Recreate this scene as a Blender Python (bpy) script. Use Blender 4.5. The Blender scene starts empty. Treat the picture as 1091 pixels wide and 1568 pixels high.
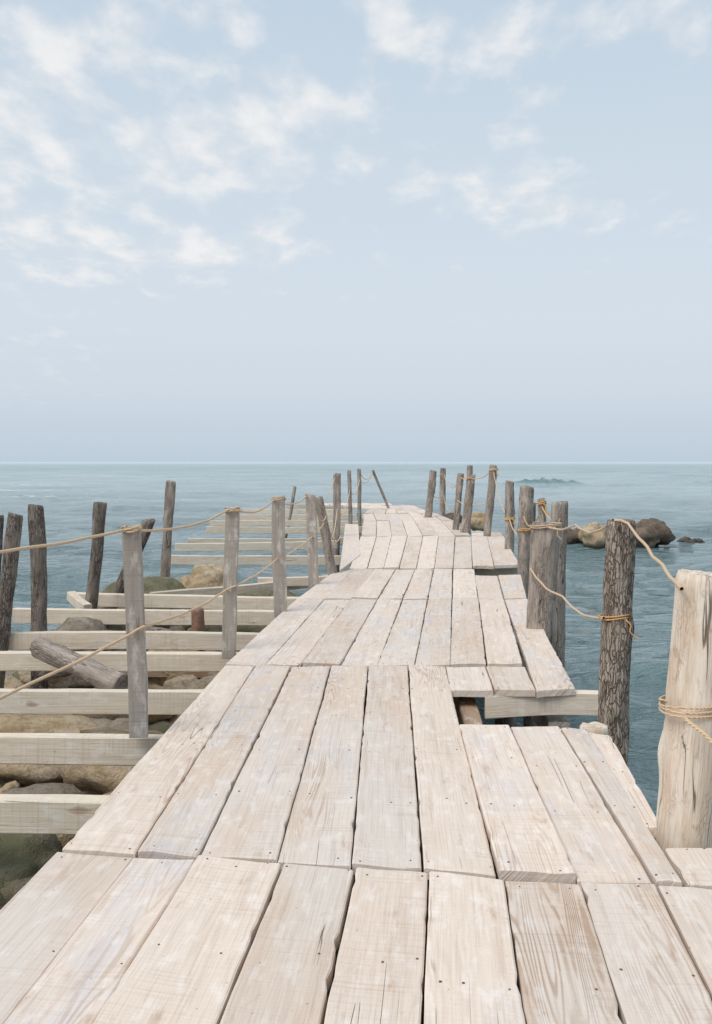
import bpy, bmesh, math, random
import numpy as np
from mathutils import Vector, noise, Matrix
random.seed(7)
sc=bpy.context.scene
F=1524.0; H=1.5; CX=545.5; CY=707.0
def G(u,v,z=0.0):
    Y=F*(H-z)/(v-CY); return Vector(((u-CX)/F*Y,Y,z))
def W(u,v,Y): return Vector(((u-CX)/F*Y,Y,H-(v-CY)/F*Y))
WATER=-1.3

# ------------------------------------------------------------ node helpers
class NT:
    def __init__(s,nt): s.nt=nt; s.n=nt.nodes; s.l=nt.links
    def put(s,sock,v):
        if isinstance(v,bpy.types.NodeSocket): s.l.new(v,sock)
        elif v is not None:
            if sock.type=='RGBA' and len(v)==3: v=(*v,1)
            sock.default_value=v
    def math(s,op,a,b=None,c=None,clamp=False):
        n=s.n.new('ShaderNodeMath'); n.operation=op; n.use_clamp=clamp
        for i,v in enumerate((a,b,c)):
            if v is not None: s.put(n.inputs[i],v)
        return n.outputs[0]
    def vmul(s,a,b):
        n=s.n.new('ShaderNodeVectorMath'); n.operation='MULTIPLY'; s.put(n.inputs[0],a); s.put(n.inputs[1],b); return n.outputs[0]
    def vadd(s,a,b):
        n=s.n.new('ShaderNodeVectorMath'); n.operation='ADD'; s.put(n.inputs[0],a); s.put(n.inputs[1],b); return n.outputs[0]
    def noise(s,vec,scale,detail=4,rough=.5,dist=0.0,col=False):
        n=s.n.new('ShaderNodeTexNoise'); s.put(n.inputs['Vector'],vec); n.inputs['Scale'].default_value=scale
        n.inputs['Detail'].default_value=detail; n.inputs['Roughness'].default_value=rough; n.inputs['Distortion'].default_value=dist
        return n.outputs['Color' if col else 0]
    def mr(s,v,a,b,c=0.,d=1.,smooth=True):
        n=s.n.new('ShaderNodeMapRange'); n.interpolation_type='SMOOTHSTEP' if smooth else 'LINEAR'
        s.put(n.inputs[0],v)
        for i,x in enumerate((a,b,c,d)): s.put(n.inputs[i+1],x)
        return n.outputs[0]
    def mix(s,f,a,b,mode='MIX'):
        n=s.n.new('ShaderNodeMix'); n.data_type='RGBA'; n.blend_type=mode
        s.put(n.inputs[0],f); s.put(n.inputs[6],a); s.put(n.inputs[7],b); return n.outputs[2]
    def sep(s,v):
        n=s.n.new('ShaderNodeSeparateXYZ'); s.put(n.inputs[0],v); return n.outputs
    def comb(s,x,y,z):
        n=s.n.new('ShaderNodeCombineXYZ')
        for i,v in enumerate((x,y,z)): s.put(n.inputs[i],v)
        return n.outputs[0]
    def attr(s,name):
        n=s.n.new('ShaderNodeAttribute'); n.attribute_name=name; return n.outputs['Vector']
    def coord(s,k='Object'):
        return s.n.new('ShaderNodeTexCoord').outputs[k]
    def bump(s,h,strength=.3,dist=.01,normal=None):
        n=s.n.new('ShaderNodeBump'); n.inputs['Strength'].default_value=strength; n.inputs['Distance'].default_value=dist
        s.put(n.inputs['Height'],h)
        if normal is not None: s.put(n.inputs['Normal'],normal)
        return n.outputs[0]
def newmat(name):
    m=bpy.data.materials.new(name); m.use_nodes=True
    t=NT(m.node_tree); b=m.node_tree.nodes['Principled BSDF']
    return m,t,b
def vm(t,v,x,y,z): return t.vmul(v,(x,y,z))

# deck / sawn lumber: uses gc (across, along, seed) and pr (rand, rand, rand)
def lumber(name,cA,cB,cDark,fig=0.5,grey=None,dirt=0.5,bright=1.0):
    m,t,b=newmat(name)
    gc=t.attr('gc'); pr=t.sep(t.attr('pr'))
    low=t.noise(vm(t,gc,2.5,.9,1),1,2,.55)
    col=t.mix(t.mr(low,.35,.65),cA,cB)
    col=t.mix(t.mr(pr[0],0,1),col,t.mix(.5,cA,cB))
    if grey:
        g=t.math('MULTIPLY',t.mr(t.noise(t.vadd(vm(t,gc,3.5,1.1,1),(7,3,1)),1,4,.65),.46,.67),t.mr(pr[1],.3,1.),clamp=True)
        col=t.mix(t.math('MULTIPLY',g,.75),col,grey)
    # contour figure: mostly straight, a few boards with cathedral figure
    cn=t.noise(vm(t,gc,6.8,.38,1),1,2,.4,.08)
    ring=t.math('SINE',t.math('MULTIPLY',cn,170.))
    ring=t.mr(ring,-.2,1.)
    fm=t.math('MULTIPLY',t.mr(t.noise(t.vadd(vm(t,gc,3.,.6,1),(3,9,4)),1,2),.44,.68),t.mr(pr[2],.6,1.,.20,1.1))
    rf=t.math('MULTIPLY',t.math('MULTIPLY',ring,fm),fig)
    col=t.mix(rf,col,cDark)
    # fine fibre
    fib=t.noise(vm(t,gc,110,2.2,1),1,4,.65)
    col=t.mix(t.mr(fib,.42,.78,0,.34),col,cDark)
    # broad straight streaks
    sk=t.noise(t.vadd(vm(t,gc,26,.8,1),(6,1,4)),1,3,.6)
    col=t.mix(t.mr(sk,.52,.72,0,.22),col,cDark)
    # stains
    st=t.noise(t.vadd(vm(t,gc,10,3.,1),(1,5,2)),1,5,.68)
    col=t.mix(t.mr(st,.57,.76,0,dirt),col,cDark)
    pale=t.noise(t.vadd(vm(t,gc,20,7,1),(4,1,7)),1,4,.6)
    col=t.mix(t.mr(pale,.50,.70,0,.45),col,(.84,.785,.73))
    # cross saw marks
    saw=t.noise(vm(t,gc,1.2,75,1),1,2,.5)
    sawm=t.mr(t.noise(t.vadd(vm(t,gc,3,2,1),(9,9,9)),1,1),.42,.60)
    sw=t.math('MULTIPLY',t.mr(saw,.48,.70,0,.22),sawm)
    col=t.mix(sw,col,cDark)
    # small dark specks
    spk=t.noise(vm(t,gc,55,32,1),1,3,.6)
    col=t.mix(t.mr(spk,.69,.75,0,.6),col,(.2,.13,.09))
    # knots
    v=t.n.new('ShaderNodeTexVoronoi'); t.put(v.inputs['Vector'],t.vadd(vm(t,gc,5.,1.6,1),vm(t,t.noise(vm(t,gc,16,9,1),1,2,col=True),.22,.16,0))); v.inputs['Scale'].default_value=1
    kn=t.mr(v.outputs['Distance'],.02,.11,1,0)
    kk=t.math('MULTIPLY',kn,t.mr(t.sep(v.outputs['Color'])[0],.68,.78,0,.7))
    col=t.mix(kk,col,(.32,.185,.11))
    # drying splits
    sp=t.math('ABSOLUTE',t.math('SUBTRACT',t.noise(vm(t,gc,13,.35,1),1,1,.5,.05),.5))
    spm=t.mr(t.noise(t.vadd(vm(t,gc,4,1.3,1),(2,8,5)),1,2),.60,.65)
    split=t.math('MULTIPLY',t.mr(sp,.0,.006,1,0),spm)
    col=t.mix(t.math('MULTIPLY',split,.8),col,(.10,.07,.05))
    br=t.mr(pr[0],0,1,.92*bright,1.10*bright,False)
    col=t.mix(1.,col,t.comb(br,br,br),'MULTIPLY')
    t.put(b.inputs['Base Color'],col); b.inputs['Roughness'].default_value=.8
    b.inputs['Specular IOR Level'].default_value=.25
    hh=t.math('ADD',t.math('MULTIPLY',fib,.7),t.math('MULTIPLY',saw,.5)); hh=t.math('SUBTRACT',hh,t.math('MULTIPLY',rf,.4))
    hh=t.math('SUBTRACT',hh,kk); hh=t.math('SUBTRACT',hh,split)
    t.put(b.inputs['Normal'],t.bump(hh,.75,.005))
    return m
M_DECK=lumber('deck_wood',(.70,.565,.46),(.735,.65,.575),(.39,.255,.165),.66,(.60,.575,.585),.6)
M_BEAM=lumber('beam_wood',(.70,.59,.46),(.72,.64,.53),(.38,.26,.16),.35,(.60,.55,.49),.45)
M_GREY=lumber('weathered_plank_wood',(.36,.31,.265),(.43,.385,.335),(.17,.13,.105),.4,(.36,.34,.33),.6)
M_BROWN=lumber('stained_beam_wood',(.33,.21,.14),(.42,.31,.22),(.14,.08,.05),.5,(.35,.28,.22),.7)

def roundwood(name,c1,c2,dark,bark=.5,crack=.6):
    m,t,b=newmat(name)
    p=t.attr('gc')
    n1=t.noise(vm(t,p,14,14,3),1,4,.6)
    col=t.mix(t.mr(n1,.35,.65),c1,c2)
    v=t.n.new('ShaderNodeTexVoronoi'); v.feature='DISTANCE_TO_EDGE'
    t.put(v.inputs['Vector'],t.vadd(vm(t,p,55,55,9),vm(t,t.noise(vm(t,p,20,20,12),1,3,col=True),2.6,2.6,1.8)))
    v.inputs['Scale'].default_value=1
    cr=t.mr(v.outputs[0],.0,.16,1,0)
    fib=t.noise(vm(t,p,120,120,6),1,4,.65)
    msk=t.mr(t.noise(vm(t,p,9,9,4),1,3),.5-.35*bark,.62-.1*bark)
    crk=t.math('MULTIPLY',t.math('MULTIPLY',cr,msk),crack)
    col=t.mix(crk,col,dark)
    col=t.mix(t.mr(fib,.48,.75,0,.55),col,dark)
    col=t.mix(t.mr(t.noise(t.vadd(vm(t,p,18,18,9),(5,2,3)),1,4,.6),.58,.7,0,.6),col,dark)
    # long vertical checks
    ck=t.math('ABSOLUTE',t.math('SUBTRACT',t.noise(vm(t,p,16,16,1.1),1,2,.5,.1),.5))
    ckm=t.mr(t.noise(t.vadd(vm(t,p,8,8,2.),(2,8,5)),1,2),.5,.58)
    chk=t.math('MULTIPLY',t.mr(ck,.0,.014,1,0),ckm)
    col=t.mix(t.math('MULTIPLY',chk,.85),col,[x*.35 for x in dark])
    t.put(b.inputs['Base Color'],col); b.inputs['Roughness'].default_value=.88; b.inputs['Specular IOR Level'].default_value=.2
    h=t.math('SUBTRACT',t.math('MULTIPLY',fib,.5),crk); h=t.math('SUBTRACT',h,chk)
    t.put(b.inputs['Normal'],t.bump(h,.8,.012))
    return m
M_POST=roundwood('weathered_log_wood',(.31,.26,.22),(.46,.395,.34),(.12,.09,.07),.4,.6)
M_DARK=roundwood('dark_log_wood',(.19,.155,.13),(.30,.255,.22),(.055,.042,.034),.6,.8)
M_BARK=roundwood('bark_wood',(.31,.25,.20),(.45,.375,.31),(.07,.05,.036),1.,.85)
M_PALE=roundwood('peeled_log_wood',(.66,.53,.41),(.78,.69,.585),(.42,.30,.20),.0,.25)
def simple(name,c,r=.7):
    m,t,b=newmat(name)
    n=t.noise(t.coord(),40,3)
    t.put(b.inputs['Base Color'],t.mix(t.mr(n,.3,.7),c,[x*.6 for x in c])); b.inputs['Roughness'].default_value=r
    return m
M_NAIL=simple('rusty_nail',(.18,.105,.07),.6)
def ropemat(name,c,d):
    m,t,b=newmat(name)
    w=t.n.new('ShaderNodeTexWave'); w.bands_direction='DIAGONAL'; t.put(w.inputs['Vector'],t.coord()); w.inputs['Scale'].default_value=45; w.inputs['Distortion'].default_value=1.
    t.put(b.inputs['Base Color'],t.mix(t.mr(w.outputs['Fac'],.2,.8),d,c)); b.inputs['Roughness'].default_value=.85
    t.put(b.inputs['Normal'],t.bump(w.outputs['Fac'],.6,.003))
    return m
M_ROPE=ropemat('rope_fibre',(.76,.57,.38),(.52,.36,.22))
M_ROPEO=ropemat('orange_rope_fibre',(.78,.47,.18),(.54,.29,.11))

# ------------------------------------------------------------ mesh accumulators
class Acc:
    def __init__(s): s.v=[];s.f=[];s.gc=[];s.pr=[]
    def obj(s,name,mat,parent=None,smooth=False):
        me=bpy.data.meshes.new(name); me.from_pydata([tuple(x) for x in s.v],[],s.f); me.update()
        for nm,dat in (('gc',s.gc),('pr',s.pr)):
            if dat:
                a=me.attributes.new(nm,'FLOAT_VECTOR','POINT'); a.data.foreach_set('vector',np.array([tuple(x) for x in dat],dtype=np.float32).ravel())
        me.materials.append(mat)
        if smooth: me.polygons.foreach_set('use_smooth',[True]*len(me.polygons))
        o=bpy.data.objects.new(name,me); sc.collection.objects.link(o)
        if parent: o.parent=parent
        return o
def empty(name,loc=(0,0,0)):
    e=bpy.data.objects.new(name,None); sc.collection.objects.link(e); e.empty_display_size=.3; return e

pier=empty('wooden_pier')
deck=Acc(); nails=Acc(); beams=Acc(); brown=Acc()
def nail(p,r=.0038):
    b=len(nails.v); r*=random.uniform(.6,1.3)
    for k in range(7):
        a=k*2*math.pi/7; nails.v.append(p+Vector((math.cos(a)*r,math.sin(a)*r,.0008)))
    nails.f.append(tuple(range(b,b+7)))
    for k in range(7):
        a=k*2*math.pi/7; nails.v.append(p+Vector((math.cos(a)*r*1.1,math.sin(a)*r*1.1,-.003)))
    for k in range(7): nails.f.append((b+k,b+(k+1)%7,b+7+(k+1)%7,b+7+k)[::-1])
def plank(TL,TR,BR,BL,gap=.0075,th=.042,zo=None,jit=.020,addnails=True):
    """sawn board with eased edges; corners in plan (x,y)."""
    TL,TR,BR,BL=[Vector(p) for p in (TL,TR,BR,BL)]
    L=((TL+TR)/2-(BL+BR)/2).length; Wd=((TR-TL).length+(BR-BL).length)/2
    def gp(): return gap*(random.uniform(.2,1.4) if random.random()<.78 else random.uniform(1.8,3.2))/max(Wd,.05)
    gT=gp(); gB=gp()
    ge=.005/L; e1=random.uniform(-jit*.3,jit)/L; e2=random.uniform(-jit*.3,jit)/L
    z0=(random.uniform(-.008,.008) if zo is None else zo)
    tilt=random.uniform(-.010,.010); roll=random.uniform(-.006,.006); cup=random.uniform(-.005,.005); seed=random.uniform(0,200)
    ns=max(4,int(L/.06)); bw=.006/Wd; bl=.005/L
    ss=[0,bl]+[i/ns for i in range(1,ns)]+[1-bl,1]; ts=[0,bw,.25,.5,.75,1-bw,1]
    base=len(deck.v); pr=(random.random(),random.random(),random.random())
    nT=len(ts); nS=len(ss)
    slant=random.uniform(-.014,.014)/L
    def zf(s,t): return z0+tilt*(s-.5)+roll*(t-.5)*2+cup*(1-4*(t-.5)**2)+.004*noise.noise(Vector((s*L*1.5,t*2,seed)))
    def P(s,t):
        s2=(ge+e1)+(1-2*ge-e1-e2)*s + slant*(t-.5)
        if s<.01 or s>.99: s2+=.007*noise.noise(Vector((t*7,seed,s)))/L
        sd=1 if t>.5 else -1
        nz=noise.noise(Vector((s*L*7,seed,sd*7)))
        chip=-sd*max(0,noise.noise(Vector((s*L*12,seed+9,sd*4)))-.32)*.03
        wob=(.005*noise.noise(Vector((s*L*1.4,seed,sd*3)))+(.0025*nz+chip)*(1 if t in(0,1) else (.7 if abs(t-.5)>.3 else 0)))/Wd
        g=gT+(gB-gT)*s
        t2=g/2+(1-g)*t+wob
        a=TL.lerp(TR,t2); b=BL.lerp(BR,t2); return a.lerp(b,s2)
    for s in ss:
        for t in ts:
            p=P(s,t); z=zf(s,t)
            if t in (0,1): z-=.004
            if s in (0,1): z-=.003+.003*random.random()
            deck.v.append(Vector((p.x,p.y,p.z+z))); deck.gc.append((t*Wd,s*L,seed)); deck.pr.append(pr)
    for i in range(nS-1):
        for j in range(nT-1):
            a=base+i*nT+j; deck.f.append((a,a+nT,a+nT+1,a+1))
    ring=[base+j for j in range(nT)]+[base+i*nT+nT-1 for i in range(1,nS)]+[base+(nS-1)*nT+j for j in range(nT-2,-1,-1)]+[base+i*nT for i in range(nS-2,0,-1)]
    b2=len(deck.v)
    for r in ring:
        p=deck.v[r]; deck.v.append(Vector((p.x,p.y,p.z-th))); gc=deck.gc[r]; deck.gc.append((gc[0]+th,gc[1]+th,gc[2])); deck.pr.append((pr[0]*.6,pr[1],pr[2]))
    n=len(ring)
    for k in range(n): deck.f.append((ring[k],ring[(k+1)%n],b2+(k+1)%n,b2+k))
    deck.f.append(tuple(b2+k for k in range(n))[::-1])
    if addnails and TL.y<15:
        rows=[.04/L,1-.04/L]
        k=int(L/.75)
        rows+= [ (i+random.uniform(-.1,.1))/(k+1) for i in range(1,k+1)]
        for s in rows:
            for t in (.14,.5,.86):
                if t==.5 and random.random()<.8: continue
                if random.random()<.2: continue
                s_=s+random.uniform(-.03,.03)/L; t_=t+random.uniform(-.1,.1)
                p=P(s_,t_); nail(Vector((p.x,p.y,p.z+zf(s_,t_)+.0015)))
def rowq(q,**k): plank(G(*q[0]),G(*q[1]),G(*q[2]),G(*q[3]),**k)

# Row A, foreground (runs back under the camera)
ua=[90,207,303,433,545,657,772,888,1003,1116,1232,1345]
def seamA(u): return 1298+(u-90)*.0575
dA=Vector((-.088,-1,0))
for a,b in zip(ua[:-1],ua[1:]):
    p=G(a,seamA(a)+2); q=G(b,seamA(b)+2)
    L=p.y+1.2
    plank(p,q,q+dA*L,p+dA*L)
# Row B
tB=[345,390,447,507,565,625,683]; bB=[90,207,306,425,538,648,762]
for i in range(6):
    rowq([(tB[i],1018),(tB[i+1],1018.5),(bB[i+1],seamA(bB[i+1])),(bB[i],seamA(bB[i]))])
rowq([(703,1109),(780,1110),(884,seamA(884)),(764,seamA(764))])
rowq([(781,1110),(857,1112),(1001,seamA(1001)),(885,seamA(885))])
rowq([(858,1113),(899,1117),(1050,seamA(1050)),(1002,seamA(1002))])
rowq([(900,1119),(936,1128),(1014,1272),(988,1268)])
rowq([(1014,1298),(1098,1298),(1140,1358),(1052,1353)])
# Row C
tC=[455,497,538,578,617,655,693,733,772,808]; bC=[345,405,462,522,578,635,690,745,803]
for i in range(8):
    rowq([(tC[i],917),(tC[i+1],917.3),(bC[i+1],1017.5),(bC[i],1017)])
rowq([(773,918),(808,918),(882,1056),(822,1057)])
rowq([(683,1019),(744,1020),(757,1055),(690,1055)]); rowq([(745,1020),(804,1021),(821,1057),(758,1055)])
# Row D
tD=[507,541,575,606,636,664,694,727,762,799]
for i in range(9):
    vt=871 if i<7 else 880
    rowq([(tD[i],vt+ (8 if i==0 else 0)),(tD[i+1],vt),(tC[i+1],916.5),(tC[i],916.5)],jit=.05)
# Row E
tE=[553,577,600,624,648,672,697,722,746,771]; bE=[535,563,588,611,638,665,694,724,757,797]
for i in range(9):
    rowq([(tE[i],821),(tE[i+1],821),(bE[i+1],870-(4 if i>6 else 0)),(bE[i],870-(4 if i>6 else 0))],jit=.1)
rowq([(529,803),(549,803),(552,850),(520,876)],zo=.012)
tF=[557,577,597,616,635,655,676,695]; bF=[553,577,600,624,648,672,697,722]
for i in range(7): rowq([(tF[i],797),(tF[i+1],797),(bF[i+1],820.5),(bF[i],820.5)],jit=.12)
rowq([(722,813),(745,813),(746,820.5),(723,820.5)]); rowq([(746,814),(768,814),(771,820.5),(747,820.5)])
tG=[556,572,590,608,626,643,661,668]; 
for i in range(7): rowq([(tG[i],786),(tG[i+1],786),(tF[i+1],796.7),(tF[i],796.7)],jit=.15)
tH=[575,588,601,614,627,639,650,655]
for i in range(7): rowq([(tH[i]-8,779.5),(tH[i+1]-8,779.5),(tG[i+1],785.7),(tG[i],785.7)],jit=.15)
tI=[540,556,572,588,604,620,634,648]
for i in range(7): rowq([(tI[i]-14,774),(tI[i+1]-14,774),(tH[i+1]-8,779.3),(tH[i]-8,779.3)],jit=.15)
for i in range(8): rowq([(470+i*16,770.5),(486+i*16,770.5),(490+i*16,773.7),(474+i*16,773.7)],jit=.15)
deck.obj('deck_planks',M_DECK,pier)
nails.obj('nails',M_NAIL,pier)

# beams
def beam(p,q,w=.09,h=.15,acc=beams,rnd=True):
    """box with eased edges from p to q (centre of top face)."""
    p=Vector(p);q=Vector(q); d=(q-p); L=d.length; d.normalize()
    up=Vector((0,0,1)); s=d.cross(up)
    if s.length<.1: s=d.cross(Vector((0,1,0)))
    s.normalize(); up=s.cross(d).normalized()
    e=.006; prof=[(-w/2+e,0),(w/2-e,0),(w/2,-e),(w/2,-h+e),(w/2-e,-h),(-w/2+e,-h),(-w/2,-h+e),(-w/2,-e)]
    n=max(3,int(L/.12)); base=len(acc.v); seed=random.uniform(0,200); pr=(random.random(),random.random(),random.random())
    per=[0]
    for k in range(1,8): per.append(per[-1]+math.dist(prof[k],prof[k-1]))
    bow=random.uniform(-.02,.02)
    for i in range(n+1):
        t=i/n
        ox=.012*noise.noise(Vector((t*L*.8,seed,0))); oz=.014*noise.noise(Vector((t*L*.7,seed,5)))+bow*math.sin(math.pi*t)
        for k,(a,b) in enumerate(prof):
            wz=.004*noise.noise(Vector((t*L*4,seed,k)))
            acc.v.append(p+d*(t*L)+s*(a+ox)+up*(b+oz+wz)); acc.gc.append((per[k],t*L,seed)); acc.pr.append(pr)
    for i in range(n):
        for k in range(8):
            a=base+i*8+k; b=base+i*8+(k+1)%8
            acc.f.append((a,b,b+8,a+8))
    acc.f.append(tuple(base+k for k in range(8))[::-1]); acc.f.append(tuple(base+n*8+k for k in range(8)))
bl=[ # u_left, v_left, u_right, v_right, extra right length
 (-260,1219,150,1226,1.6),(-220,1128,236,1130,1.9),(-160,1054,306,1057,.9),(-140,1000,345,1001,1.2),
 (-120,968,392,973,1.4),(22,932,424,935,1.4),(114,908,462,912,1.4),(262,850,522,850,1.0),(288,824,528,822,1.0),
 (268,832,500,828,.2),(316,806,526,806,.8),(322,797,520,798,.5),(340,788,520,788,.5),(372,779,520,780,.4),(440,772,530,772,.4)]
BZ=-.062
for (a,b,c,d,ex) in bl:
    p=G(a,b,BZ); q=G(c,d,BZ); dd=(q-p).normalized(); q=q+dd*ex
    beam(p,q,random.uniform(.075,.11),random.uniform(.14,.165))
beam(G(232,908,-.08),G(505,880,-.07),.09,.13)
beam(W(395,884,13.2),W(520,880,13.4),.08,.12)
beam(W(110,905,11.6),W(135,925,11.2),.1,.1)
# low horizontal rails below the beams
for (a,b,Y,c,d) in [(-40,1045,8.6,330,1042),(60,985,9.6,380,986)]:
    beam(W(a,b,Y)+Vector((0,0,-.2)),W(c,d,Y)+Vector((0,0,-.2)),.1,.12,brown)
# hole joists
beam(G(742,1064,-.055),G(956,1062,-.04),.10,.15)
beam(G(712,1056,-.10)+Vector((0,.3,0)),G(722,1112,-.16)+Vector((0,-.3,0)),.12,.14,brown)
beam(G(728,869,-.07),G(800,869,-.07),.1,.14)
beam(G(560,1118,-.06),G(880,1118,-.06),.1,.14)
beams.obj('joists',M_BEAM,pier); brown.obj('old_joists',M_BROWN,pier)
str_=Acc()
def sb(p,q,w,h): beam(p,q,w,h,str_)
sb((-.75,-1,-.24),(-.75,7.3,-.24),.14,.18); sb((1.15,-1,-.23),(1.2,6.1,-.23),.14,.18)
sb((-.7,7.5,-.23),(.35,16,-.23),.14,.18); sb((1.35,6.6,-.23),(1.7,13.8,-.23),.14,.18)
sb((.15,16,-.22),(.6,26,-.22),.12,.18); sb((2.0,14.2,-.22),(2.1,21,-.22),.12,.18); sb((.4,26,-.22),(.1,34,-.22),.12,.18);sb((2.0,26,-.22),(1.8,32,-.22),.12,.18)
str_.obj('stringers',M_GREY,pier)

# ------------------------------------------------------------ round posts
def post(name,top,bot,dia,mat,zlow=-2.3,rough=.07,seed=None,toptilt=.15,parent=None,taper=0.05,barky=0.0,nseg=28):
    top=Vector(top);bot=Vector(bot); ax=(top-bot).normalized()
    if zlow is not None and abs(ax.z)>.3:
        bot=top-ax*((top.z-zlow)/ax.z)
    L=(top-bot).length; seed=random.uniform(0,100) if seed is None else seed
    x=ax.cross(Vector((0,1,0))).normalized(); y=ax.cross(x).normalized()
    A=Acc(); n=max(12,int(L/.03)); tx,ty=random.uniform(-toptilt,toptilt),random.uniform(-toptilt*.5,toptilt)
    R=dia/2
    knobs=[(random.uniform(0,6.28),random.uniform(.3,.97),random.uniform(.08,.25)) for _ in range(6)]
    for i in range(n+1):
        t=i/n
        bend=Vector((noise.noise(Vector((t*2.2,seed,0))),noise.noise(Vector((t*2.2,seed,9))),0))*.055*(1 if L>1 else .3)*math.sin(math.pi*min(1,t*1.0))
        for k in range(nseg):
            a=k*2*math.pi/nseg; c,s=math.cos(a),math.sin(a)
            r=R*(1+taper*(.5-t))
            r*=1+rough*noise.noise(Vector((c*1.1,s*1.1,t*L*2.2+seed)))*1.9+rough*.8*noise.noise(Vector((c*3,s*3,t*L*6+seed)))
            for (ka,kt,kh) in knobs:
                da=(a-ka+math.pi)%(2*math.pi)-math.pi
                r*=1+kh*math.exp(-(da/.35)**2-((t-kt)*L/(R*.55))**2)*min(1,rough*12)
            if barky: r*=1-barky*max(0,noise.noise(Vector((c*6,s*6,t*L*5+seed))))-barky*.5*abs(noise.noise(Vector((c*10,s*10,t*L*9+seed))))
            if i==n: r*=.93
            p=bot+ax*(t*L)+x*(c*r)+y*(s*r)+bend
            if i>=n-1: p+=ax*(c*r*tx+s*r*ty) + ax*(.006*random.random()+.012*noise.noise(Vector((c*2,s*2,seed))))
            A.v.append(p); A.gc.append((c*R+seed,s*R,t*L))
    for i in range(n):
        for k in range(nseg):
            a=i*nseg+k; b=i*nseg+(k+1)%nseg; A.f.append((a,b,b+nseg,a+nseg))
    cidx=len(A.v); cen=sum((A.v[n*nseg+k] for k in range(nseg)),Vector())/nseg
    A.v.append(cen+ax*.004); A.gc.append((seed,0,L))
    for k in range(nseg): A.f.append((n*nseg+k,n*nseg+(k+1)%nseg,cidx))
    c2=len(A.v); A.v.append(bot); A.gc.append((seed,0,0))
    for k in range(nseg): A.f.append(((k+1)%nseg,k,c2))
    o=A.obj(name,mat,parent,smooth=False)
    me=o.data
    for pl in me.polygons: pl.use_smooth=len(pl.vertices)==4
    bm=bmesh.new(); bm.from_mesh(me); bmesh.ops.recalc_face_normals(bm,faces=bm.faces); bm.to_mesh(me); bm.free()
    return o
def P2(ut,vt,ub,vb,Y,wpx,mat,**k):
    return post('wooden_post',W(ut,vt,Y),W(ub,vb,Y),wpx/F*Y,mat,**k)
# left
P2(24,788,4,965,9.0,23,M_DARK,rough=.09); P2(-4,790,-14,960,9.6,20,M_DARK)
P2(56,774,66,1050,9.5,24,M_DARK,rough=.11); P2(154,770,139,950,11.4,19,M_DARK,rough=.12)
P2(229,797,182,908,12.0,19,M_DARK,toptilt=.5); P2(262,737,252,885,14.0,15,M_POST,rough=.11)
# right
P2(1084,880,1052,1305,4.02,98,M_PALE,zlow=-.9,rough=.06,toptilt=.06,taper=.06,nseg=44)
P2(952,798,935,1140,6.0,46,M_BARK,barky=.12,rough=.08,nseg=56)
P2(837,801,830,968,9.0,44,M_POST,rough=.05,toptilt=.05,nseg=36); P2(858,769,848,985,9.5,26,M_POST,rough=.08)
P2(829,764,831,800,10.6,11,M_POST)
P2(807,745,806,865,13.6,23,M_POST,barky=.08,rough=.1); P2(781,737,780,835,17,14,M_POST,rough=.1)
P2(756,713,749,815,20,12,M_POST,rough=.1); P2(723,727,712,806,21,13,M_POST,rough=.12); P2(706,725,698,805,21.8,10,M_POST,rough=.12)
P2(720,713,717,800,23,9,M_POST)
P2(664,721,656,792,27,11,M_POST,rough=.14); P2(679,717,676,790,28,9,M_POST); P2(816,770,815,850,14.6,10,M_DARK)
# left side round ones along deck
P2(488,762,511,874,13.4,14,M_POST,rough=.1)
P2(518,725,517,815,20,9,M_POST); P2(513,727,512,812,21,5,M_POST)
P2(535,720,537,790,25,6,M_POST); P2(550,718,552,783,29,6,M_POST); P2(452,745,445,786,27,5,M_POST)
P2(571,720,594,775,32,4,M_POST); 
# support stumps under the deck edge on the right
post('wooden_post',G(909,1112,-.03),G(909,1112,-.03)+Vector((0,0,-1)),.17,M_PALE,rough=.04,toptilt=.03)
for (x,y) in [(1.3,6.35),(1.42,9.6),(1.75,13),(-.75,5.4),(-.7,8),(-.1,11.3),(.1,14.2),(.3,18),(2.1,19)]:
    post('pier_pile',(x,y,-.2),(x+random.uniform(-.05,.05),y,-2),.18,M_DARK)
post('wooden_post',W(303,932,9.9),W(303,990,9.9),.13,simple('rusty_stub',(.30,.17,.11)),rough=.04)

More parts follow.
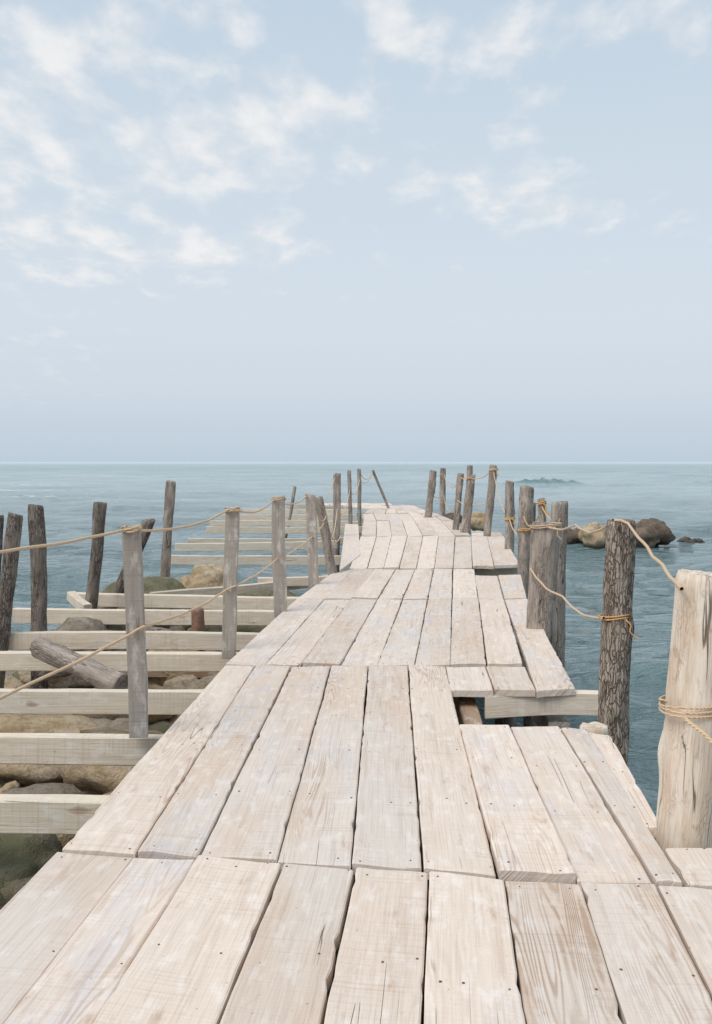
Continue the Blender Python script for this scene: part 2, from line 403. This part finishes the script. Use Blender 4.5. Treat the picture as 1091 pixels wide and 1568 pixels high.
# ------------------------------------------------------------ sawn fence posts
def fpost(ut,vt,ub,vb,Y,wpx,dep=.06):
    A=Acc(); w=wpx/F*Y
    top=W(ut,vt,Y); bot=W(ub,vb,Y); 
    d=(bot-top); L=d.length; n=20; seed=random.uniform(0,100); pr=(random.random(),random.random(),random.random())
    yaw=random.uniform(-.25,.25); X=Vector((math.cos(yaw),math.sin(yaw),0)); Yv=Vector((-math.sin(yaw),math.cos(yaw),0))
    e=.006; prof=[(-w/2+e,-dep/2),(w/2-e,-dep/2),(w/2,-dep/2+e),(w/2,dep/2-e),(w/2-e,dep/2),(-w/2+e,dep/2),(-w/2,dep/2-e),(-w/2,-dep/2+e)]
    per=[0]
    for k in range(1,8): per.append(per[-1]+math.dist(prof[k],prof[k-1]))
    sl=random.uniform(-.15,.15)
    for i in range(n+1):
        t=i/n; ox=.02*noise.noise(Vector((t*L*1.3,seed,0)))
        for k,(a,b) in enumerate(prof):
            r=1+.09*noise.noise(Vector((t*L*4,seed+k,3)))
            p=top+d*t+X*(a*r+ox)+Yv*b*r
            if i==0: p.z+=sl*a-(.004 if k in(2,3,6,7) else 0)
            A.v.append(p);A.gc.append((per[k],t*L,seed));A.pr.append(pr)
    for i in range(n):
        for k in range(8):
            a=i*8+k;b=i*8+(k+1)%8; A.f.append((a,a+8,b+8,b))
    A.f.append(tuple(range(8))); A.f.append(tuple(n*8+k for k in range(8))[::-1])
    o=A.obj('fence_post',M_GREY)
    bm=bmesh.new(); bm.from_mesh(o.data); bmesh.ops.recalc_face_normals(bm,faces=bm.faces); bm.to_mesh(o.data); bm.free()
fpost(201,808,213,1128,5.52,28); fpost(356,778,352,1008,7.95,21); fpost(427,760,428,945,9.95,20); fpost(474,757,481,900,12.2,15)
fpost(-175,822,-165,1290,3.95,40)

# ------------------------------------------------------------ ropes
def rope(pts,r=.008,mat=M_ROPE,sag=0.0,name='rope'):
    P=[Vector(p) for p in pts]; out=[]
    for a,b in zip(P[:-1],P[1:]):
        n=14; L=(b-a).length
        for i in range(n):
            t=i/n; p=a.lerp(b,t); p.z-=4*sag*L*t*(1-t)
            p+=Vector((noise.noise(p*3),noise.noise(p*3+Vector((9,9,9))),noise.noise(p*3+Vector((3,1,7)))))*.012*math.sin(math.pi*t)
            out.append(p)
    out.append(P[-1])
    cu=bpy.data.curves.new(name,'CURVE'); cu.dimensions='3D'; cu.bevel_depth=r; cu.bevel_resolution=3
    s=cu.splines.new('POLY'); s.points.add(len(out)-1)
    for q,p in zip(s.points,out): q.co=(*p,1)
    cu.materials.append(mat)
    o=bpy.data.objects.new(name,cu); sc.collection.objects.link(o); return o
def wrap(u,v,Y,dia,turns=3,r=.008,mat=M_ROPEO,pitch=.013,tail=True):
    c=W(u,v,Y); out=[]; R=dia/2+r*1.0; n=26*turns
    ph=random.uniform(0,6)
    for i in range(n+1):
        a=ph+i*2*math.pi/26; out.append(c+Vector((math.cos(a)*R,math.sin(a)*R,pitch*i/26+.010*math.sin(a+1+i*.02)+.008*noise.noise(Vector((i*.2,u,0))))))
    if tail:
        f=c+Vector((.2*dia,-R-.004,0))
        for k in range(10): out.append(f+Vector((.012*math.sin(k*.8)+k*.006,-.004,-k*.012)))
    cu=bpy.data.curves.new('rope','CURVE'); cu.dimensions='3D'; cu.bevel_depth=r; cu.bevel_resolution=2
    s=cu.splines.new('POLY'); s.points.add(len(out)-1)
    for q,p in zip(s.points,out): q.co=(*p,1)
    cu.materials.append(mat); o=bpy.data.objects.new('rope',cu); sc.collection.objects.link(o)
def f(u,v,Y,dy=-.045): # just in front of a post
    p=W(u,v,Y); p.y+=dy; return p
rope([f(-175,850,3.95),f(192,811,5.52),],sag=.022)
rope([f(192,811,5.52),f(212,811,5.52),f(350,781,7.95)],sag=.02,mat=M_ROPE)
rope([f(350,781,7.95),f(366,781,7.95),f(420,765,9.95),],sag=.03)
rope([f(420,765,9.95),f(470,760,12.2),f(513,732,20)],sag=.03)
rope([f(-175,1140,3.95),f(205,968,5.52),f(222,958,5.52),f(348,902,7.95),f(362,896,7.95),f(425,855,9.95),f(478,822,12.2),f(497,800,13.4)],sag=.012)
rope([f(497,800,13.4),f(517,780,20),f(536,750,25),f(551,735,29),f(571,725,32)],sag=.06,r=.010)
rope([f(480,765,12.2),f(500,790,13.4),f(522,820,15)],sag=.12,r=.008)
rope([f(551,722,29),f(571,722,32)],sag=.08,r=.010)
# right
rope([f(836,806,9.0,-.14),f(880,803,8.2),f(938,796,6.0,-.02)],sag=.03,mat=M_ROPE)
rope([f(938,796,6.0,-.05),f(955,800,6.0,-.10),f(1032,897,4.0,-.1)],sag=.005,mat=M_ROPE,r=.008)
rope([f(812,870,9.0,-.02),f(860,912,7.6),f(920,943,6.0,-.08)],sag=.03,mat=M_ROPE,r=.008)
rope([f(1034,1088,4.0,-.13),f(1064,1112,3.9,-.12),f(1110,1160,3.75)],sag=.01,mat=M_ROPE,r=.008)
wrap(943,946,6.0,.185,2,.0045); wrap(1064,1085,4.02,.262,3,.0045,M_ROPE); wrap(836,806,9.0,.265,2,.005,M_ROPE)
wrap(202,812,5.52,.1,2,.005,M_ROPE,tail=False); wrap(356,782,7.95,.11,2,.005,M_ROPE,tail=False); wrap(427,766,9.95,.13,2,.006,M_ROPE,tail=False)
wrap(807,812,13.6,.22,2,.008); wrap(781,795,17,.165,2,.010); wrap(829,772,10.6,.09,2,.007); wrap(756,720,20,.165,2,.009,M_ROPE); wrap(718,732,21,.18,2,.009,M_ROPE)
rope([f(664,727,27),f(679,724,28),f(706,731,21.8),f(723,733,21),f(751,722,20)],sag=.05,r=.009)
rope([f(756,722,20),f(764,760,18.5),f(780,795,17),f(800,812,13.6,-.12)],sag=.04,r=.009,mat=M_ROPE)
rope([f(800,790,13.6,-.12),f(829,775,10.6),f(856,797,9.5,-.1)],sag=.06,r=.007,mat=M_ROPEO)
rope([f(664,760,27),f(679,757,28),f(700,765,21.8),f(723,772,21),f(751,765,20)],sag=.06,r=.009)

# ------------------------------------------------------------ rocks
def rockmat(name,c1,c2,moss,wet=True):
    m,t,b=newmat(name); g=t.n.new('ShaderNodeNewGeometry').outputs['Position']
    n=t.noise(g,2.5,5,.62); col=t.mix(t.mr(n,.35,.65),c1,c2)
    n2=t.noise(g,16,6,.75); col=t.mix(t.mr(n2,.45,.68,0,.7),col,[x*.32 for x in c1])
    n3=t.noise(t.vadd(g,(4,7,2)),3,4,.6); col=t.mix(t.mr(n3,.5,.62,0,.7),col,moss)
    st=t.noise(vm(t,g,2,2,22),1,4,.6,.5); col=t.mix(t.mr(st,.5,.7,0,.35),col,[x*.5 for x in c1])
    z=t.sep(g)[2]; col=t.mix(t.mr(z,WATER+.02,WATER+.28,.85,0),col,(.04,.034,.028))
    t.put(b.inputs['Base Color'],col); t.put(b.inputs['Roughness'],t.mr(z,WATER,WATER+.3,.35,.85))
    t.put(b.inputs['Normal'],t.bump(t.math('ADD',n2,t.math('MULTIPLY',t.noise(g,60,3,.7),.5)),.9,.045))
    return m
M_RT=rockmat('tan_rock',(.52,.38,.23),(.62,.50,.36),(.38,.27,.12))
M_RG=rockmat('grey_rock',(.30,.245,.19),(.42,.35,.275),(.20,.165,.08))
M_RD=rockmat('brown_rock',(.15,.11,.08),(.24,.18,.13),(.09,.07,.045))
M_RM=rockmat('mossy_rock',(.20,.18,.115),(.28,.245,.17),(.14,.14,.06))
def rockgeo(c,sx,sy,sz,seed,sub=4,rot=0,amp=.28):
    bm=bmesh.new(); bmesh.ops.create_icosphere(bm,subdivisions=sub,radius=1)
    S=Vector((seed*3.1,seed*1.7,seed))
    for v in bm.verts:
        d=v.co.normalized(); q=d*.9+S
        k=1+amp*noise.noise(q)*1.3+amp*.5*noise.noise(q*2.3)+amp*.22*noise.noise(q*6)+amp*.12*noise.noise(q*14)
        k-=amp*.6*abs(noise.noise(q*1.5+Vector((5,5,5))))
        w=d*k; v.co=Vector((w.x*sx,w.y*sy,w.z*sz))
    bmesh.ops.rotate(bm,verts=bm.verts,cent=(0,0,0),matrix=Matrix.Rotation(rot,3,'Z'))
    bmesh.ops.translate(bm,verts=bm.verts,vec=c)
    for fa in bm.faces: fa.smooth=True
    return bm
def rock(name,c,sx,sy,sz,seed,mat,**k):
    bm=rockgeo(Vector(c),sx,sy,sz,seed,**k); me=bpy.data.meshes.new(name); bm.to_mesh(me); bm.free(); me.materials.append(mat)
    o=bpy.data.objects.new(name,me); sc.collection.objects.link(o); return o
rock('boulder',(-1.95,4.85,-.70),.55,.5,.44,1,M_RM,sub=5)
rock('boulder',(-2.6,7.4,-.72),1.15,.45,.36,2.2,M_RT,sub=5)
rock('boulder',(-2.05,13.6,-.36),.46,.5,.44,3.3,M_RT,sub=5,amp=.3)
rock('boulder',(-2.7,12.9,-.52),.65,.6,.48,4.4,M_RM,sub=5)
rock('boulder',(-1.4,12.6,-.56),.7,.5,.45,5.1,M_RM,sub=5)
rock('boulder',(-2.9,10.4,-.62),.55,.4,.42,6.3,M_RG,sub=5,amp=.4)
rock('boulder',(-1.9,9.9,-.66),.5,.4,.38,7.9,M_RT,sub=5,amp=.4)
for (u,v,Y,w,h,s,m) in [(878,822,33,16,13,6,M_RD),(911,820,32.5,24,19,7,M_RT),(895,826,33.5,20,12,8,M_RD),(1000,818,33,30,19,9,M_RD),(985,824,32.5,24,14,10,M_RD),(1050,830,34,14,7,11,M_RD),(1068,829,35,10,5,13,M_RD),(955,830,34,22,8,12,M_RD),(733,800,31,18,14,14,M_RT),(688,797,30,18,10,15,M_RD)]:
    k=Y/F; rock('sea_rock',W(u,v,Y),w*k,w*k*.9,h*k*1.15,s,m,sub=4,amp=.34)
bmA=bpy.data.meshes.new('rock_pile'); 
allv=[];allf=[];off=0;mi=[]
rr=random.Random(3)
for i in range(430):
    y=rr.uniform(2.5,14.5); xl=-5.2 if y<8 else -5.2+(y-8)*.35
    x=rr.uniform(xl,.9 if y<12 else .2); s=rr.uniform(.16,.42) if i<270 else rr.uniform(.05,.14)
    z=-.90+rr.uniform(-.2,.2)+ (.12 if x>-3 else -.05)
    if i>=270: z=-.74+rr.uniform(-.1,.12)
    bm=rockgeo(Vector((x,y,z)),s*rr.uniform(.8,1.5),s*rr.uniform(.7,1.1),s*rr.uniform(.45,.85),20+i,sub=3 if (y>6 or i>=270) else 4,rot=rr.uniform(0,3),amp=.45)
    bm.verts.ensure_lookup_table()
    allv+= [tuple(v.co) for v in bm.verts]; nf=[tuple(v.index+off for v in fa.verts) for fa in bm.faces]; allf+=nf; off=len(allv); bm.free()
    mi+=[rr.choice([0,0,1,1,2])]*len(nf)
bmA.from_pydata(allv,[],allf); bmA.polygons.foreach_set('use_smooth',[True]*len(allf))
for m_ in (M_RG,M_RT,M_RM): bmA.materials.append(m_)
bmA.polygons.foreach_set('material_index',mi)
sc.collection.objects.link(bpy.data.objects.new('rock_pile',bmA))
# driftwood
post('driftwood_log',W(58,990,7.9),W(186,1050,7.5),.17,M_POST,zlow=None,rough=.07,toptilt=.1)
post('driftwood_log',W(60,1035,8.9),W(205,1000,9.2),.12,M_DARK,zlow=None,rough=.06)
post('driftwood_log',W(205,965,9.9),W(330,985,9.8),.13,M_DARK,zlow=None,rough=.06)

# ------------------------------------------------------------ sea
radii=np.concatenate([[0.0],np.geomspace(1.5,12000,820)])
a1=np.linspace(-28,28,700); a2=np.linspace(28,332,180)[1:-1]
ang=np.radians(np.concatenate([a1,a2])); na=len(ang)
R,T=np.meshgrid(radii[1:],ang,indexing='ij')
X=R*np.sin(T); Y=R*np.cos(T)
rs=np.random.RandomState(5)
Z=np.zeros_like(X)
for k in range(70):
    lam=rs.uniform(.5,2.2) if k<26 else (rs.uniform(1.5,9) if k<56 else rs.uniform(9,30))
    th=math.radians(rs.normal(-98,34)) ; amp=.0068*lam**.75*rs.uniform(.5,1.)
    res=R*.011*2.2
    fade=np.clip((lam-res)/lam*1.6,0,1)
    kx,ky=math.cos(th),math.sin(th)
    ph=(X*kx+Y*ky)*2*math.pi/lam+rs.uniform(0,6.28)
    Z+=amp*fade*(np.sin(ph)+.3*np.sin(2*ph+.6))
for (xc,yc,hl,hh,wd) in [(21.5,112,4.6,.80,1.5),(30,110,6,.26,1.5),(-19,72,9,.30,1.2),(-14,58,5,.24,1.0),(-30,95,12,.3,1.8),(44,120,14,.3,2),(5,140,10,.3,2),(-3,95,4,.25,1.3)]:
    yy=yc+1.2*np.sin((X-xc)*.25)
    s=(Y-yy)/wd
    prof=np.where(s<0,np.exp(-(s*1.9)**2),np.exp(-(s*.5)**2))
    Z+=hh*prof*np.exp(-np.abs((X-xc)/hl)**2.2)*(1+.12*np.sin(X*3.1)+.1*np.sin(X*5.7))
Z+=WATER
nr=len(radii)-1
verts=np.stack([X,Y,Z],-1).reshape(-1,3); verts=np.vstack([verts,[[0,0,WATER]]])
i=np.arange(nr-1)[:,None]; j=np.arange(na)[None,:]; jn=(j+1)%na
faces=np.stack([i*na+j,(i+1)*na+j,(i+1)*na+jn,i*na+jn],-1).reshape(-1,4)[:, ::-1]
faces=faces.tolist(); c=len(verts)-1
faces+= [(c,jj,(jj+1)%na)[::-1] for jj in range(na)]
me=bpy.data.meshes.new('sea'); me.from_pydata(verts.tolist(),[],faces); me.polygons.foreach_set('use_smooth',[True]*len(faces))
bm=bmesh.new(); bm.from_mesh(me); bmesh.ops.recalc_face_normals(bm,faces=bm.faces)
bm.faces.ensure_lookup_table()
if bm.faces[0].normal.z<0: bmesh.ops.reverse_faces(bm,faces=bm.faces)
bm.to_mesh(me); bm.free()
sea=bpy.data.objects.new('sea',me); sc.collection.objects.link(sea)
m,t,b=newmat('sea_water')
g=t.n.new('ShaderNodeNewGeometry').outputs['Position']; gs=t.sep(g)
d=t.math('SQRT',t.math('ADD',t.math('MULTIPLY',gs[0],gs[0]),t.math('MULTIPLY',gs[1],gs[1])))
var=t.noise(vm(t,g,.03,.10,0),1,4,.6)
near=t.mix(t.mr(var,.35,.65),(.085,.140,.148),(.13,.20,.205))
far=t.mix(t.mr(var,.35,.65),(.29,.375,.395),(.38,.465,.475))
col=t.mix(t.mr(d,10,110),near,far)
col=t.mix(t.mr(d,150,2500),col,(.50,.585,.63))  # distance haze painted into the water colour, paling towards the sky tone
z=gs[2]
col=t.mix(t.mr(z,WATER+.25,WATER+.6,0,.85),col,(.12,.22,.215))
fo=t.noise(vm(t,g,.30,1.1,0),1,6,.72)
fm=t.math('MULTIPLY',t.mr(fo,.60,.68),t.mr(d,25,60))
fcrest=t.math('MULTIPLY',t.mr(z,WATER+.76,WATER+.90),t.mr(t.noise(vm(t,g,2,2,2),1,4,.7),.48,.58))
# thin foam where swell crests on the left break
fc2=t.math('MULTIPLY',t.math('MULTIPLY',t.mr(z,WATER+.24,WATER+.34),t.mr(gs[0],-8,-5,1,0)),t.mr(t.noise(vm(t,g,.8,3,1),1,4,.7),.46,.56))
fac=t.math('ADD',t.math('MULTIPLY',fm,.30),t.math('ADD',fcrest,t.math('MULTIPLY',fc2,.6)),clamp=True)
col=t.mix(fac,col,(.75,.78,.8))
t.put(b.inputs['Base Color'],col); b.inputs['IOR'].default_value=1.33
t.put(b.inputs['Roughness'],t.math('ADD',t.mr(d,5,400,.06,.42),t.math('MULTIPLY',fac,.4)))
w1=t.noise(vm(t,g,1.6,3.2,1),1,4,.6,.4); w2=t.noise(vm(t,g,6,10,1),1,3,.6,.3); w3=t.noise(vm(t,g,.35,1.,1),1,4,.6,.3)
n0=t.bump(w3,.8,.55); n1=t.bump(w1,.9,.22,n0); n2=t.bump(w2,.6,.05,n1)
t.put(b.inputs['Normal'],n2)
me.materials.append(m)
bed=Acc(); N=40
for a in range(N+1):
    for c_ in range(N+1):
        x=-9+18*a/N; y=-4+24*c_/N
        zz=-1.75+.45*math.exp(-((x+2)/3)**2)*(1 if y<14 else math.exp(-((y-14)/2)**2))+.1*noise.noise(Vector((x,y,0)))
        bed.v.append(Vector((x,y,zz)))
for a in range(N):
    for c_ in range(N):
        k=a*(N+1)+c_; bed.f.append((k,k+N+1,k+N+2,k+1))
bed.obj('seabed',M_RD,smooth=True)

# ------------------------------------------------------------ light
SUN=Vector((-.50,-.45,.95)).normalized()
sl=bpy.data.lights.new('sun','SUN'); sl.energy=2.25; sl.angle=math.radians(35); sl.color=(1,.945,.88)
so=bpy.data.objects.new('sun',sl); sc.collection.objects.link(so); so.rotation_euler=(SUN).to_track_quat('Z','Y').to_euler()
w=bpy.data.worlds.new('World'); sc.world=w; w.use_nodes=True
t=NT(w.node_tree); out=t.n['World Output']; bg=t.n['Background']
sky=t.n.new('ShaderNodeTexSky'); sky.sky_type='NISHITA'; sky.sun_disc=False
sky.sun_elevation=math.asin(SUN.z); sky.sun_rotation=math.atan2(SUN.x,SUN.y); sky.dust_density=3.
t.put(bg.inputs[0],sky.outputs[0]); bg.inputs[1].default_value=.10
dirv=t.coord('Generated'); ds=t.sep(dirv); z=ds[2]
cr=t.n.new('ShaderNodeValToRGB'); t.put(cr.inputs[0],z)
els=cr.color_ramp.elements
def lin(c): return tuple(((x/255+.055)/1.055)**2.4 for x in c)+(1,)
stops=[(0,(192,207,220)),(.02,(196,210,223)),(.07,(206,217,228)),(.14,(212,222,232)),(.28,(206,219,230)),(.42,(195,211,226)),(1,(197,210,223))]
els[0].position=0; els[0].color=lin(stops[0][1]); els[1].position=1; els[1].color=lin(stops[-1][1])
for p_,c_ in stops[1:-1]: e=els.new(p_); e.color=lin(c_)
# cloud layer: flat sheet noise, plus banks placed by bearing / elevation
za=t.math('ADD',t.math('MAXIMUM',z,0),.14)
px=t.math('DIVIDE',ds[0],za); py=t.math('DIVIDE',ds[1],za)
pv=t.comb(px,py,0)
c1=t.noise(vm(t,pv,8.,4.8,1),1,6,.54,.12)
c2=t.noise(t.vadd(vm(t,pv,2.4,1.6,1),(3.1,1.7,0)),1,2,.5)
ay=t.math('MAXIMUM',ds[1],.05)
ta=t.math('DIVIDE',ds[0],ay); tb=t.math('DIVIDE',z,ay)
bias=None
for (u,v,ru,rv,am) in [(60,170,200,160,.24),(330,225,150,65,.22),(250,35,150,60,.16),(430,130,80,50,.16),(510,178,60,28,.20),(600,262,200,38,.18),(840,310,130,34,.28),(790,50,140,60,.24),(1040,50,90,55,.22),(815,190,60,45,.18),(130,390,210,65,.24),(330,395,110,45,.20),(50,560,130,60,.2),(600,60,60,50,.16),(410,355,50,18,.2),(970,200,110,80,-.10),(450,40,60,60,-.08),(1045,-90,200,60,.1),(200,-120,500,80,.15),(650,430,50,20,.12)]:
    a_=(u-CX)/F; b_=-(v-CY)/F
    dx=t.math('MULTIPLY',t.math('SUBTRACT',ta,a_),F/ru); dy=t.math('MULTIPLY',t.math('SUBTRACT',tb,b_),F/rv)
    r2=t.math('ADD',t.math('MULTIPLY',dx,dx),t.math('MULTIPLY',dy,dy))
    gz=t.math('MULTIPLY',t.math('EXPONENT',t.math('MULTIPLY',r2,-1)),am)
    bias=gz if bias is None else t.math('ADD',bias,gz)
cov=t.math('ADD',t.math('MULTIPLY',c2,.25),t.math('MULTIPLY',c1,.95))
cov=t.math('ADD',cov,bias)
cov=t.math('ADD',cov,t.mr(z,.10,.30,-.08,0))
cl=t.mr(cov,.64,1.0,0,.95)
cl=t.math('MULTIPLY',cl,t.mr(z,.04,.2,.25,1))
ccol=t.mix(t.mr(c1,.4,.65),lin((228,231,234)),lin((241,241,241)))
hz=t.mix(cl,cr.outputs[0],ccol)
bg2=t.n.new('ShaderNodeBackground'); t.put(bg2.inputs[0],hz); bg2.inputs[1].default_value=1.04
ms=t.n.new('ShaderNodeMixShader'); ms.inputs[0].default_value=.94
t.l.new(bg.outputs[0],ms.inputs[1]); t.l.new(bg2.outputs[0],ms.inputs[2]); t.l.new(ms.outputs[0],out.inputs[0])

# ------------------------------------------------------------ camera
cam=bpy.data.cameras.new('camera'); co=bpy.data.objects.new('camera',cam); sc.collection.objects.link(co)
co.location=(0,0,H); co.rotation_euler=(math.radians(90),0,0)
cam.sensor_fit='VERTICAL'; cam.sensor_height=36; cam.sensor_width=24; cam.lens=F/1568*36
cam.shift_y=-(784-CY)/1568; cam.clip_end=30000; cam.clip_start=.05
sc.camera=co
sc.view_settings.view_transform='Standard'; sc.view_settings.look='None'; sc.view_settings.exposure=0
